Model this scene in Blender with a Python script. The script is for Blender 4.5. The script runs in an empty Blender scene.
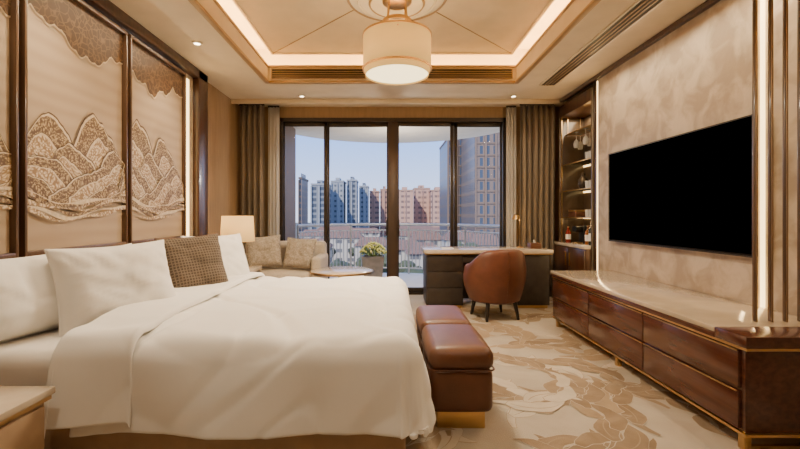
import bpy, bmesh, math, random
from mathutils import Vector, Matrix, noise
random.seed(7)
S = bpy.context.scene
C = S.collection
PI = math.pi

# ------------------------------------------------------------------ materials
def M(name, col, rough=.5, metal=0, col2=None, scale=5, stretch=(1,1,1), bump=0, bscale=60, bstretch=None,
      emit=None, es=0, sheen=0, coat=0, detail=4, lo=.35, hi=.65, distort=0, spec=.5, trans=0):
    m = bpy.data.materials.new(name); m.use_nodes = True
    n = m.node_tree.nodes; l = m.node_tree.links; b = n['Principled BSDF']
    b.inputs['Roughness'].default_value = rough; b.inputs['Metallic'].default_value = metal
    b.inputs['Specular IOR Level'].default_value = spec
    if sheen: b.inputs['Sheen Weight'].default_value = sheen
    if coat: b.inputs['Coat Weight'].default_value = coat; b.inputs['Coat Roughness'].default_value = .08
    if trans: b.inputs['Transmission Weight'].default_value = trans
    tc = n.new('ShaderNodeTexCoord'); mp = n.new('ShaderNodeMapping'); mp.inputs['Scale'].default_value = stretch
    l.new(tc.outputs['Object'], mp.inputs['Vector'])
    nz = n.new('ShaderNodeTexNoise'); nz.inputs['Scale'].default_value = scale; nz.inputs['Detail'].default_value = detail
    nz.inputs['Distortion'].default_value = distort
    l.new(mp.outputs[0], nz.inputs['Vector'])
    cr = n.new('ShaderNodeValToRGB'); c2 = col2 or tuple(c*.93 for c in col)
    cr.color_ramp.elements[0].position = lo; cr.color_ramp.elements[1].position = hi
    cr.color_ramp.elements[0].color = (*c2, 1); cr.color_ramp.elements[1].color = (*col, 1)
    l.new(nz.outputs['Fac'], cr.inputs[0]); l.new(cr.outputs[0], b.inputs['Base Color'])
    if bump:
        mp2 = n.new('ShaderNodeMapping'); mp2.inputs['Scale'].default_value = bstretch or (1,1,1)
        l.new(tc.outputs['Object'], mp2.inputs['Vector'])
        n2 = n.new('ShaderNodeTexNoise'); n2.inputs['Scale'].default_value = bscale; l.new(mp2.outputs[0], n2.inputs['Vector'])
        bp = n.new('ShaderNodeBump'); bp.inputs['Strength'].default_value = bump; bp.inputs['Distance'].default_value = .01
        l.new(n2.outputs['Fac'], bp.inputs['Height']); l.new(bp.outputs[0], b.inputs['Normal'])
    if emit:
        b.inputs['Emission Color'].default_value = (*emit, 1); b.inputs['Emission Strength'].default_value = es
    return m

def brickmat(name, wall, win, w=3.0, h=3.0, mort=.08, rough=.6, scale=.1, offset=0, plane='facade', sheen=0):
    m = bpy.data.materials.new(name); m.use_nodes = True
    n = m.node_tree.nodes; l = m.node_tree.links; b = n['Principled BSDF']; b.inputs['Roughness'].default_value = rough
    tc = n.new('ShaderNodeTexCoord')
    br = n.new('ShaderNodeTexBrick'); br.offset = offset; br.inputs['Scale'].default_value = scale
    br.inputs['Brick Width'].default_value = w*.1; br.inputs['Row Height'].default_value = h*.1
    br.inputs['Mortar Size'].default_value = mort; br.inputs['Mortar Smooth'].default_value = 0
    br.inputs['Color1'].default_value = (*win, 1); br.inputs['Color2'].default_value = (*[c*.75 for c in win], 1)
    br.inputs['Mortar'].default_value = (*wall, 1)
    if plane == 'facade':
        sp = n.new('ShaderNodeSeparateXYZ'); l.new(tc.outputs['Object'], sp.inputs[0])
        ad = n.new('ShaderNodeMath'); l.new(sp.outputs[0], ad.inputs[0]); l.new(sp.outputs[1], ad.inputs[1])
        cb = n.new('ShaderNodeCombineXYZ'); l.new(ad.outputs[0], cb.inputs[0]); l.new(sp.outputs[2], cb.inputs[1])
        l.new(cb.outputs[0], br.inputs['Vector'])
    else: l.new(tc.outputs['Object'], br.inputs['Vector'])
    l.new(br.outputs['Color'], b.inputs['Base Color'])
    return m
def facade(name, wall, win, w=3.0, h=3.0, mort=.08, rough=.6): return brickmat(name, wall, win, w, h, mort, rough)

def waves(name, cols, scale, dist, direction='Z', rough=.7, dscale=1.5, metal=0, stretch=(1,1,1)):
    m = bpy.data.materials.new(name); m.use_nodes = True
    n = m.node_tree.nodes; l = m.node_tree.links; b = n['Principled BSDF']
    b.inputs['Roughness'].default_value = rough; b.inputs['Metallic'].default_value = metal
    tc = n.new('ShaderNodeTexCoord'); mp = n.new('ShaderNodeMapping'); mp.inputs['Scale'].default_value = stretch
    l.new(tc.outputs['Object'], mp.inputs['Vector'])
    w = n.new('ShaderNodeTexWave'); w.bands_direction = direction
    w.inputs['Scale'].default_value = scale; w.inputs['Distortion'].default_value = dist
    w.inputs['Detail'].default_value = 3; w.inputs['Detail Scale'].default_value = dscale
    l.new(mp.outputs[0], w.inputs['Vector'])
    cr = n.new('ShaderNodeValToRGB'); e = cr.color_ramp.elements
    for i, (p, c) in enumerate(cols):
        el = e[i] if i < 2 else e.new(p)
        el.position = p; el.color = (*c, 1)
    l.new(w.outputs['Fac'], cr.inputs[0]); l.new(cr.outputs[0], b.inputs['Base Color'])
    return m

def voro(name, c0, c1, scale, p0=.02, p1=.08, rough=.6, feature='DISTANCE_TO_EDGE', metal=0):
    m = bpy.data.materials.new(name); m.use_nodes = True
    n = m.node_tree.nodes; l = m.node_tree.links; b = n['Principled BSDF']; b.inputs['Roughness'].default_value = rough
    b.inputs['Metallic'].default_value = metal
    tc = n.new('ShaderNodeTexCoord'); nz = n.new('ShaderNodeTexNoise'); nz.inputs['Scale'].default_value = 6
    mx = n.new('ShaderNodeMixRGB'); mx.inputs[0].default_value = .15
    l.new(tc.outputs['Object'], nz.inputs['Vector']); l.new(tc.outputs['Object'], mx.inputs[1]); l.new(nz.outputs['Color'], mx.inputs[2])
    v = n.new('ShaderNodeTexVoronoi'); v.feature = feature; v.inputs['Scale'].default_value = scale
    l.new(mx.outputs[0], v.inputs['Vector'])
    cr = n.new('ShaderNodeValToRGB'); cr.color_ramp.elements[0].position = p0; cr.color_ramp.elements[1].position = p1
    cr.color_ramp.elements[0].color = (*c0, 1); cr.color_ramp.elements[1].color = (*c1, 1)
    l.new(v.outputs['Distance'], cr.inputs[0]); l.new(cr.outputs[0], b.inputs['Base Color'])
    return m

def glassmat(name, tint=(.95,.97,1), refl=.08):
    m = bpy.data.materials.new(name); m.use_nodes = True
    n = m.node_tree.nodes; l = m.node_tree.links; n.remove(n['Principled BSDF'])
    t = n.new('ShaderNodeBsdfTransparent'); t.inputs[0].default_value = (*tint, 1)
    g = n.new('ShaderNodeBsdfGlossy'); g.inputs['Roughness'].default_value = .02
    lw = n.new('ShaderNodeLayerWeight'); lw.inputs[0].default_value = .15
    mu = n.new('ShaderNodeMath'); mu.operation = 'MULTIPLY'; mu.inputs[1].default_value = refl*4
    l.new(lw.outputs['Fresnel'], mu.inputs[0])
    mx = n.new('ShaderNodeMixShader'); l.new(mu.outputs[0], mx.inputs[0]); l.new(t.outputs[0], mx.inputs[1]); l.new(g.outputs[0], mx.inputs[2])
    l.new(mx.outputs[0], n['Material Output'].inputs[0])
    return m

def sheermat(name, col, t=.5, emit=None, es=0):
    m = bpy.data.materials.new(name); m.use_nodes = True
    n = m.node_tree.nodes; l = m.node_tree.links; b = n['Principled BSDF']
    b.inputs['Base Color'].default_value = (*col, 1); b.inputs['Roughness'].default_value = .9
    if emit: b.inputs['Emission Color'].default_value = (*emit, 1); b.inputs['Emission Strength'].default_value = es
    tr = n.new('ShaderNodeBsdfTranslucent'); tr.inputs[0].default_value = (*col, 1)
    mx = n.new('ShaderNodeMixShader'); mx.inputs[0].default_value = t
    l.new(b.outputs[0], mx.inputs[1]); l.new(tr.outputs[0], mx.inputs[2]); l.new(mx.outputs[0], n['Material Output'].inputs[0])
    return m

WARM = (1, .65, .28)
m_ceil = M('cream_paint', (.74,.625,.455), .7)
m_ceil2 = M('tray_paint', (.80,.66,.43), .6)
m_med = M('medallion_plaster', (.86,.77,.60), .5)
m_wall = M('beige_wallpaper', (.37,.24,.125), .75, col2=(.32,.205,.105), scale=30, stretch=(1,1,.1))
m_wood = M('walnut', (.085,.036,.017), .3, col2=(.04,.016,.008), scale=6, stretch=(6,6,.5), coat=.25)
m_woodh = M('walnut_horizontal', (.105,.034,.018), .22, col2=(.065,.020,.011), scale=4, stretch=(6,.4,8), coat=.35, distort=.3)
m_woodl = M('lighter_walnut', (.13,.066,.032), .35, col2=(.075,.037,.018), scale=6, stretch=(6,6,.4), coat=.2)
m_gold = M('brushed_brass', (.68,.45,.20), .3, 1, col2=(.60,.39,.17))
m_bronze = M('dark_bronze', (.055,.042,.033), .38, .6)
m_rod = M('satin_bronze_rod', (.30,.19,.10), .35, .8)
m_white = M('white_cotton', (.91,.89,.855), .85, col2=(.885,.865,.83), scale=3, bump=.08, bscale=14, sheen=.15)
m_pillow = M('pillow_cotton', (.91,.89,.855), .85, col2=(.885,.865,.83), scale=3, bump=.08, bscale=12, sheen=.15)
m_ticking = M('mattress_sheet', (.86,.82,.77), .85, scale=4, bump=.1, bscale=10)
m_tanlea = M('tan_leather', (.44,.30,.185), .5, col2=(.39,.26,.16), scale=12, bump=.05)
m_brown = M('brown_leather', (.135,.050,.023), .4, col2=(.105,.039,.017), scale=9, bump=.12, bscale=160)
m_chair = M('cognac_leather', (.135,.043,.021), .42, col2=(.105,.033,.016), scale=9, bump=.1, bscale=160)
m_dark = M('near_black_wood', (.022,.016,.013), .35, col2=(.013,.010,.008), scale=8)
m_stone = M('cream_marble', (.60,.50,.385), .18, col2=(.50,.41,.31), scale=3, distort=1.5, coat=.2)
m_stone2 = M('beige_stone', (.55,.45,.335), .15, col2=(.45,.36,.26), scale=2.5, distort=1.2, detail=6, coat=.3)
m_grey = M('grey_stone', (.32,.28,.24), .5, col2=(.24,.21,.18), scale=12)
m_desk2 = M('dark_taupe_lacquer', (.040,.029,.023), .4, col2=(.028,.02,.016), scale=12)
m_black = M('black_screen', (0,0,0), .6, spec=.0, col2=(0,0,0))
m_bez = M('black_plastic', (.008,.008,.008), .4, spec=.2)
m_curt = M('taupe_curtain', (.22,.165,.11), .85, col2=(.16,.12,.08), scale=25, stretch=(1,1,.08), sheen=.2)
m_sheer = sheermat('sheer_fabric', (.8,.77,.72), .6)
m_sofa = M('oatmeal_fabric', (.52,.455,.375), .9, col2=(.45,.39,.32), scale=60, bump=.2, bscale=200)
m_cush = M('grey_beige_cushion', (.44,.385,.32), .9, col2=(.27,.23,.185), scale=22, distort=2)
m_brcush = brickmat('woven_plaid_cushion', (.17,.13,.095), (.085,.06,.043), .20, .20, .0035, .9, 1, 0, 'flat')
m_shade = sheermat('lamp_shade_fabric', (.82,.62,.32), .35, (1,.66,.22), .95)
m_shadeP = sheermat('pendant_shade_fabric', (.70,.50,.21), .25, (1,.66,.20), .72)
m_diff = M('opal_diffuser', (.9,.8,.6), .5, emit=(1,.80,.42), es=3)
m_led = M('warm_led', (1,.8,.5), .5, emit=(1,.68,.28), es=5)
m_lens = M('downlight_lens', (1,.9,.7), .5, emit=(1,.84,.58), es=16)
m_glass = glassmat('window_glass', (.97,.98,1), .03)
m_glass2 = glassmat('clear_glass', (.9,.93,.93), .35)
m_rail = M('painted_rail', (.45,.45,.45), .4, .3)
m_ext = M('exterior_render', (.80,.75,.67), .8)
m_extb = M('exterior_brown_panel', (.12,.075,.048), .5)
m_carpet = M('carpet_pile', (.46,.40,.325), .95, col2=(.40,.34,.27), scale=2.5, distort=1, bump=.5, bscale=200)
m_leafo = M('carpet_leaf_outline', (.50,.435,.355), .95, col2=(.46,.40,.32), scale=9, bump=.5, bscale=220)
m_leaf1 = M('carpet_taupe_leaf', (.225,.155,.095), .95, col2=(.315,.23,.15), scale=4, bump=.5, bscale=220, distort=1)
m_leaf2 = M('carpet_gold_leaf', (.36,.265,.17), .95, col2=(.29,.205,.13), scale=4, bump=.5, bscale=220, distort=1)
m_leaf3 = M('carpet_vein', (.36,.275,.185), .95, col2=(.32,.24,.16), scale=9, bump=.5, bscale=220)
m_leaf4 = M('carpet_cream_leaf', (.56,.49,.40), .95, col2=(.50,.43,.345), scale=9, bump=.5, bscale=220)
m_tvwall = M('mottled_silk_panel', (.56,.46,.345), .5, col2=(.37,.285,.20), scale=4.6, distort=.5, detail=12, lo=.40, hi=.62, bump=.15, bscale=30)
m_silk = waves('silk_panel', [(0,(.44,.33,.22)),(1,(.49,.375,.255))], 3, 4, 'Z', .6, 1, stretch=(1,.3,1))
m_mdark = M('mountain_dark_gold', (.075,.038,.016), .5, col2=(.13,.07,.028), scale=30)
m_mcream = M('mountain_cream', (.72,.60,.42), .5, col2=(.58,.45,.28), scale=40)
m_mspeck = voro('mountain_speckle', (.58,.42,.21), (.13,.07,.028), 80, .2, .6, .5, 'F1')
m_mspeck2 = voro('mountain_pale_speckle', (.76,.62,.42), (.30,.18,.08), 70, .25, .65, .5, 'F1')
m_lace = voro('brown_lace', (.19,.105,.045), (.085,.043,.019), 22, .02, .08, .5)
m_leafg = M('plant_green', (.30,.38,.08), .6, col2=(.13,.2,.04), scale=20)
m_flower = M('yellow_flower', (.80,.74,.18), .6, col2=(.65,.62,.15), scale=20)
m_tree = M('tree_green', (.10,.115,.06), .9, col2=(.045,.055,.03), scale=.5)
m_trunk = M('bark', (.1,.06,.04), .9)
m_ground = M('city_ground', (.22,.19,.155), .9, col2=(.11,.12,.075), scale=.05, detail=8)
m_roof = M('terracotta_roof', (.26,.14,.095), .8, col2=(.18,.10,.07), scale=2)
m_hwall = facade('house_wall', (.55,.50,.43), (.15,.15,.16), 4, 3, .09)

# ------------------------------------------------------------------ mesh helper
class MB:
    def __init__(s): s.bm = bmesh.new()
    def _merge(s, t, mi=0):
        for f in t.faces: f.material_index = mi
        me = bpy.data.meshes.new('tmp'); t.to_mesh(me); t.free(); s.bm.from_mesh(me); bpy.data.meshes.remove(me)
    def box(s, x0, x1, y0, y1, z0, z1, b=0, seg=2, mi=0, rot=None):
        t = bmesh.new(); bmesh.ops.create_cube(t, size=1)
        bmesh.ops.scale(t, vec=(abs(x1-x0), abs(y1-y0), abs(z1-z0)), verts=t.verts)
        if b: bmesh.ops.bevel(t, geom=t.edges[:], offset=b, segments=seg, profile=.5, affect='EDGES')
        if rot: bmesh.ops.transform(t, matrix=rot, verts=t.verts)
        bmesh.ops.translate(t, vec=((x0+x1)/2, (y0+y1)/2, (z0+z1)/2), verts=t.verts)
        s._merge(t, mi); return s
    def puff(s, x0, x1, y0, y1, z0, z1, b, bulge, n=10):
        t = bmesh.new(); bmesh.ops.create_cube(t, size=1)
        bmesh.ops.scale(t, vec=(abs(x1-x0), abs(y1-y0), abs(z1-z0)), verts=t.verts)
        bmesh.ops.bevel(t, geom=t.edges[:], offset=b, segments=5, profile=.5, affect='EDGES')
        bmesh.ops.subdivide_edges(t, edges=[e for e in t.edges if e.calc_length() > .1], cuts=n, use_grid_fill=True)
        hx, hy, hz = (x1-x0)/2, (y1-y0)/2, (z1-z0)/2
        for v in t.verts:
            a, c_, d = v.co.x/hx, v.co.y/hy, v.co.z/hz
            v.co.x += bulge*a*(1-c_*c_)*(1-d*d); v.co.y += bulge*c_*(1-a*a)*(1-d*d); v.co.z += bulge*1.3*d*(1-a*a)*(1-c_*c_)
        bmesh.ops.translate(t, vec=((x0+x1)/2, (y0+y1)/2, (z0+z1)/2), verts=t.verts)
        s._merge(t); return s
    def lathe(s, prof, cx=0, cy=0, cz=0, n=32, mi=0):
        t = bmesh.new(); rings = []
        for r, z in prof:
            if r < 1e-5: rings.append([t.verts.new((cx, cy, cz+z))])
            else: rings.append([t.verts.new((cx+r*math.cos(2*PI*i/n), cy+r*math.sin(2*PI*i/n), cz+z)) for i in range(n)])
        for a, b in zip(rings, rings[1:]):
            for i in range(n):
                j = (i+1) % n
                if len(a) == 1 and len(b) == 1: continue
                if len(a) == 1: t.faces.new((a[0], b[j], b[i]))
                elif len(b) == 1: t.faces.new((a[i], a[j], b[0]))
                else: t.faces.new((a[i], a[j], b[j], b[i]))
        bmesh.ops.recalc_face_normals(t, faces=t.faces)
        s._merge(t, mi); return s
    def tube(s, pts, r, n=10, mi=0, closed=False):
        t = bmesh.new(); pts = [Vector(p) for p in pts]; rings = []; rr = r if isinstance(r, (list, tuple)) else [r]*len(pts)
        N = len(pts)
        for i, p in enumerate(pts):
            if closed: d = pts[(i+1) % N]-pts[i-1]
            else: d = pts[min(i+1, N-1)]-pts[max(i-1, 0)]
            d.normalize(); u = d.cross(Vector((0,0,1)))
            if u.length < 1e-3: u = d.cross(Vector((0,1,0)))
            u.normalize(); v = d.cross(u)
            rings.append([t.verts.new(p+(u*math.cos(2*PI*k/n)+v*math.sin(2*PI*k/n))*rr[i]) for k in range(n)])
        for a, b in list(zip(rings, rings[1:]))+([(rings[-1], rings[0])] if closed else []):
            for k in range(n): t.faces.new((a[k], a[(k+1) % n], b[(k+1) % n], b[k]))
        if not closed:
            t.faces.new(rings[0]); t.faces.new(rings[-1])
        bmesh.ops.recalc_face_normals(t, faces=t.faces)
        s._merge(t, mi); return s
    def grid(s, P, mi=0, closed_u=False):
        t = bmesh.new(); V = [[t.verts.new(p) for p in row] for row in P]
        R = list(zip(V, V[1:]))+([(V[-1], V[0])] if closed_u else [])
        for a, b in R:
            for i in range(len(a)-1):
                try: t.faces.new((a[i], a[i+1], b[i+1], b[i]))
                except ValueError: pass
        s._merge(t, mi); return s
    def poly(s, pts, mi=0):
        t = bmesh.new(); t.faces.new([t.verts.new(p) for p in pts]); s._merge(t, mi); return s
    def blob(s, c, r, sub=2, amp=.2, seed=0, sq=(1,1,1), mi=0):
        t = bmesh.new(); bmesh.ops.create_icosphere(t, subdivisions=sub, radius=1)
        for v in t.verts:
            k = 1+amp*noise.noise(v.co*2.5+Vector((seed, seed*2, 0)))*2
            v.co = Vector((v.co.x*r*k*sq[0]+c[0], v.co.y*r*k*sq[1]+c[1], v.co.z*r*k*sq[2]+c[2]))
        s._merge(t, mi); return s
    def build(s, name, mats, parent=None, ang=40, weld=False):
        if weld: bmesh.ops.remove_doubles(s.bm, verts=s.bm.verts, dist=1e-4)
        me = bpy.data.meshes.new(name); s.bm.to_mesh(me); s.bm.free()
        for m in (mats if isinstance(mats, (list, tuple)) else [mats]): me.materials.append(m)
        me.shade_smooth(); me.set_sharp_from_angle(angle=math.radians(ang))
        o = bpy.data.objects.new(name, me); C.objects.link(o)
        if parent:
            o.parent = parent; w = Vector(); p = parent
            while p: w += p.location; p = p.parent
            me.transform(Matrix.Translation(-w))
        else:
            xs = [v.co for v in me.vertices]
            b = Vector(((min(v.x for v in xs)+max(v.x for v in xs))/2, (min(v.y for v in xs)+max(v.y for v in xs))/2, min(v.z for v in xs)))
            me.transform(Matrix.Translation(-b)); o.location = b
        return o

def tag(o, label, cat, group=None, kind=None):
    o['label'] = label; o['category'] = cat
    if group: o['group'] = group
    if kind: o['kind'] = kind
    return o
def thing(name, loc, label, cat, group=None):
    o = bpy.data.objects.new(name, None); C.objects.link(o); o.location = loc; o.empty_display_size = .1
    return tag(o, label, cat, group)
def struct(o, label=None):
    o['kind'] = 'structure'
    if label: o['label'] = label; o['category'] = o.name.split('_')[0]
    return o
def sempty(name, loc, label):
    o = bpy.data.objects.new(name, None); C.objects.link(o); o.location = loc; o['kind'] = 'structure'; o['label'] = label; o['category'] = name.split('_')[0]
    return o
def dup(root, loc, rz=None, label=None):
    r = root.copy(); C.objects.link(r); r.location = loc
    if rz is not None: r.rotation_euler.z = rz
    if label: r['label'] = label
    for ch in list(root.children):
        c = ch.copy(); C.objects.link(c); c.parent = r
        for g in ch.children:
            d = g.copy(); C.objects.link(d); d.parent = c
    return r

# ------------------------------------------------------------------ constants
XL, XR, YB, YF, ZC = -2.25, 2.85, 6.45, -1.2, 2.88
# ------------------------------------------------------------------ shell
struct(MB().box(XL-.2, XR+.2, YF-.2, YB+.15, -.15, -.005).build('floor', m_grey), 'solid floor beneath the patterned carpet')
struct(MB().box(XL-.15, XL, YF, YB+.15, -.005, 3.5).build('wall_left', m_wall), 'beige papered wall behind headboard and sofa')
struct(MB().box(XR, XR+.15, YF, YB+.15, -.005, 3.5).build('wall_right', m_wall), 'wall behind the television panelling')
struct(MB().box(XL-.15, XR+.15, YF-.15, YF, -.005, 3.5).build('wall_front', m_wall), 'beige wall behind the viewer')
w = MB()
WX0, WX1, WZ = -1.66, 1.81, 2.71
w.box(XL, WX0, YB, YB+.15, -.005, 3.5); w.box(WX1, XR, YB, YB+.15, -.005, 3.5); w.box(WX0, WX1, YB, YB+.15, WZ, 3.5)
struct(w.build('wall_back', m_wall), 'window wall around the balcony doors')
# ceiling with tray
TX0, TX1, TY0, TY1, LZ = -1.5, 1.6, 2.3, 5.24, 3.08
c = MB()
c.box(XL, TX0, YF, YB, ZC, ZC+.03); c.box(TX1, XR, YF, YB, ZC, ZC+.03)
c.box(TX0, TX1, TY1, YB, ZC, ZC+.03); c.box(TX0, TX1, YF, TY0, ZC, ZC+.03)
for a in ((TX0-.03,TX0,TY0-.03,TY1+.03),(TX1,TX1+.03,TY0-.03,TY1+.03),(TX0,TX1,TY0-.03,TY0),(TX0,TX1,TY1,TY1+.03)):
    c.box(*a, ZC, LZ)
OX0, OX1, OY0, OY1 = TX0-.28, TX1+.28, TY0-.28, TY1+.28
for a in ((OX0-.03,OX0,OY0,OY1),(OX1,OX1+.03,OY0,OY1),(OX0,OX1,OY0-.03,OY0),(OX0,OX1,OY1,OY1+.03)):
    c.box(*a, ZC+.03, 3.4)
ceil = struct(c.build('ceiling', m_ceil), 'cream ceiling with recessed rectangular tray')
c = MB().box(XL-.15, XR+.15, YF-.15, YB+.15, 3.4, 3.5)
c.build('roof_slab', m_ceil2, ceil)
HC = (.05, 3.8)
hx0, hx1, hy0, hy1, hz = TX0+.07, TX1-.07, TY0+.07, TY1-.08, 3.2
pts = [(hx0,hy0,hz),(hx1,hy0,hz),(hx1,hy1,hz),(hx0,hy1,hz)]
ce = (HC[0], HC[1], 3.27); c = MB()
for i in range(4): c.poly([pts[i], ce, pts[(i+1) % 4]])
for a in ((hx0,hx0+.03,hy0,hy1),(hx1-.03,hx1,hy0,hy1),(hx0,hx1,hy0,hy0+.03),(hx0,hx1,hy1-.03,hy1)): c.box(*a, hz-.01, 3.4)
c.build('vaulted_panel', m_ceil2, ceil)
c = MB()
for p in pts: c.tube([(p[0],p[1],p[2]-.002), (ce[0],ce[1],ce[2]-.002)], .005, 6)
m_mould = M('tan_moulding', (.38,.245,.12), .4)
c.build('panel_moulding', m_mould, ceil)
c = MB()
for z0, z1, o in ((ZC-.018, ZC+.010, .018), (LZ-.02, LZ+.01, .012)):
    c.box(TX0-.035, TX0+o, TY0-.02, TY1+.02, z0, z1, .006); c.box(TX1-o, TX1+.035, TY0-.02, TY1+.02, z0, z1, .006)
    c.box(TX0+o, TX1-o, TY1-o, TY1+.035, z0, z1, .006); c.box(TX0+o, TX1-o, TY0-.035, TY0+o, z0, z1, .006)
struct(c.build('trim_1', m_mould), 'tan brown moulding round the ceiling tray')
struct(MB().box(XL, XL+.1, YF, 5.0, ZC-.1, ZC, .008).build('trim_2', m_wood), 'dark walnut cornice over the headboard wall')
struct(MB().box(2.46, 2.52, YF, 6.1, ZC-.05, ZC, .008).build('trim_3', m_wood), 'dark walnut cornice over the television wall')
for i, (x0,x1,y0,y1) in enumerate(((OX0+.05,OX0+.07,OY0+.1,OY1-.1),(OX1-.07,OX1-.05,OY0+.1,OY1-.1),(OX0+.1,OX1-.1,OY1-.07,OY1-.05),(OX0+.1,OX1-.1,OY0+.05,OY0+.07))):
    c = MB().box(x0,x1,y0,y1, ZC+.03, ZC+.045).build('cove_strip', m_led, ceil)
def area(name, loc, rot, sx, sy, power, col=WARM, shape='RECTANGLE'):
    d = bpy.data.lights.new(name, 'AREA'); d.shape = shape; d.size = sx
    if shape in ('RECTANGLE','ELLIPSE'): d.size_y = sy
    d.energy = power; d.color = col
    o = bpy.data.objects.new(name, d); C.objects.link(o); o.location = loc; o.rotation_euler = rot; return o
def point(name, loc, power, r=.05, col=WARM):
    d = bpy.data.lights.new(name, 'POINT'); d.energy = power; d.color = col; d.shadow_soft_size = r
    o = bpy.data.objects.new(name, d); C.objects.link(o); o.location = loc; return o
def spot(name, loc, power, ang=100, blend=.8, col=(1,.81,.57), rot=(0,0,0), r=.04):
    d = bpy.data.lights.new(name, 'SPOT'); d.energy = power; d.color = col; d.spot_size = math.radians(ang); d.spot_blend = blend
    d.shadow_soft_size = r
    o = bpy.data.objects.new(name, d); C.objects.link(o); o.location = loc; o.rotation_euler = rot; return o
COVE = 58
area('cove_light', ((TX0+OX0)/2, (TY0+TY1)/2, ZC+.06), (PI,0,0), .15, 3.2, COVE)
area('cove_light', ((TX1+OX1)/2, (TY0+TY1)/2, ZC+.06), (PI,0,0), .15, 3.2, COVE)
area('cove_light', ((TX0+TX1)/2, (TY1+OY1)/2, ZC+.06), (PI,0,0), 3.2, .15, COVE)
area('cove_light', ((TX0+TX1)/2, (TY0+OY0)/2, ZC+.06), (PI,0,0), 3.2, .15, COVE)

# air grilles
def grille(x0, x1, y, z0, z1, label):
    t = thing('air_grille', ((x0+x1)/2, y, z0), label, 'air vent', 'air grilles')
    MB().box(x0, x1, y-.008, y+.002, z0, z1).build('backing', m_dark, t)
    f = MB(); f.box(x0, x1, y-.02, y, z1-.006, z1); f.box(x0, x1, y-.02, y, z0, z0+.006); f.box(x0, x0+.008, y-.02, y, z0, z1); f.box(x1-.008, x1, y-.02, y, z0, z1)
    f.build('frame', m_mould, t)
    for k in range(3):
        z = z0+.028+k*.028
        MB().box(x0+.01, x1-.01, y-.018, y-.008, z, z+.005).build('slat', m_mould, t)
grille(-1.45, -.28, TY1-.001, 2.92, 3.04, 'long dark air grille on left half of ceiling tray far face')
grille(.38, 1.55, TY1-.001, 2.92, 3.04, 'long dark air grille on right half of ceiling tray far face')
t = thing('air_diffuser', (2.02, 3.6, ZC-.012), 'long black linear slot diffuser in ceiling above the television', 'air vent')
MB().box(1.94, 2.12, 1.9, 5.35, ZC-.006, ZC-.001).build('backing', m_dark, t)
f = MB(); f.box(1.93,1.945,1.9,5.35,ZC-.014,ZC); f.box(2.115,2.13,1.9,5.35,ZC-.014,ZC); f.box(1.93,2.13,5.35,5.365,ZC-.014,ZC); f.box(1.93,2.13,1.885,1.9,ZC-.014,ZC)
f.build('frame', m_ceil, t)
for x in (1.985, 2.025, 2.065): MB().box(x, x+.009, 1.9, 5.35, ZC-.013, ZC-.005).build('slat', m_mould, t)

# downlights; those labelled added are extra sources to light the room
def downlight(x, y, label, pw):
    t = thing('downlight', (x, y, ZC-.012), label, 'ceiling light', 'recessed downlights')
    MB().lathe([(.03,.011),(.03,.0),(.045,.0),(.048,.011)], x, y, ZC-.012, 24).build('bezel', m_ceil, t)
    MB().lathe([(0,.006),(.03,.006)], x, y, ZC-.012, 24).build('lens', m_lens, t)
    if pw: spot('downlight_lamp', (x, y, ZC-.02), pw, 100, .75)
downlight(-1.84, 4.05, 'small round downlight above the mountain panels and bed head', 46)
downlight(-1.84, 2.6, 'added round downlight above the near pillows, out of view', 54)
downlight(1.75, 5.85, 'small round downlight near the right curtain', 26)
downlight(-1.2, 5.85, 'added round downlight above the sofa', 46)  # added source; no fitting belongs at this spot of the ceiling
downlight(.3, 1.2, 'added round downlight in the ceiling above the bed foot, out of view', 54)  # from here on, unseen downlights added around the camera for more light
downlight(-1.1, 1.0, 'added round downlight in the ceiling above the near nightstand, out of view', 64)
downlight(1.75, 1.0, 'added round downlight in the ceiling at the console end, out of view', 46)
downlight(.3, -.4, 'added round downlight behind the viewer, out of view', 36)

# ------------------------------------------------------------------ carpet
cp = MB(); cp.box(XL+.002, 2.495, YF+.002, YB-.002, -.004, .0)
cp_t = bmesh.new()
def ribbon(x, y, a, L, W, bend, z, mi, shrink=0, wob=0):
    n = 14; row = []
    px, py, an = x, y, a
    for i in range(n+1):
        t_ = i/n; wd = W*math.sin(PI*min(1, .06+t_*.94)**.85)**.75*(1-.25*t_)-shrink
        if wob: wd *= 1+.13*math.sin(t_*17+wob)
        wd = max(wd, .0002)
        q = ((px-math.sin(an)*wd, py+math.cos(an)*wd), (px+math.sin(an)*wd, py-math.cos(an)*wd))
        row.append([cp_t.verts.new((max(XL+.01, min(2.49, a_)), max(YF+.01, min(YB-.01, b_)), z)) for a_, b_ in q])
        px += math.cos(an)*L/n; py += math.sin(an)*L/n; an += bend/n
    for r0, r1 in zip(row, row[1:]):
        f = cp_t.faces.new((r0[0], r0[1], r1[1], r1[0])); f.material_index = mi
zc = .0010
def leaf(x, y, a, L, W, bend, mi):
    global zc
    zc += .000008; wob = random.uniform(1,6) if W > .04 else 0
    ribbon(x, y, a, L, W, bend, zc, 1 if mi != 5 else 4, 0, wob)
    ribbon(x+.004*math.cos(a), y+.004*math.sin(a), a, L*.98, W, bend, zc+.000003, mi, .003, wob)
    if W > .07: ribbon(x+.03*math.cos(a), y+.03*math.sin(a), a, L*.75, .004, bend*.77, zc+.000006, 4)
placed = []; tries = 0
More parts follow.
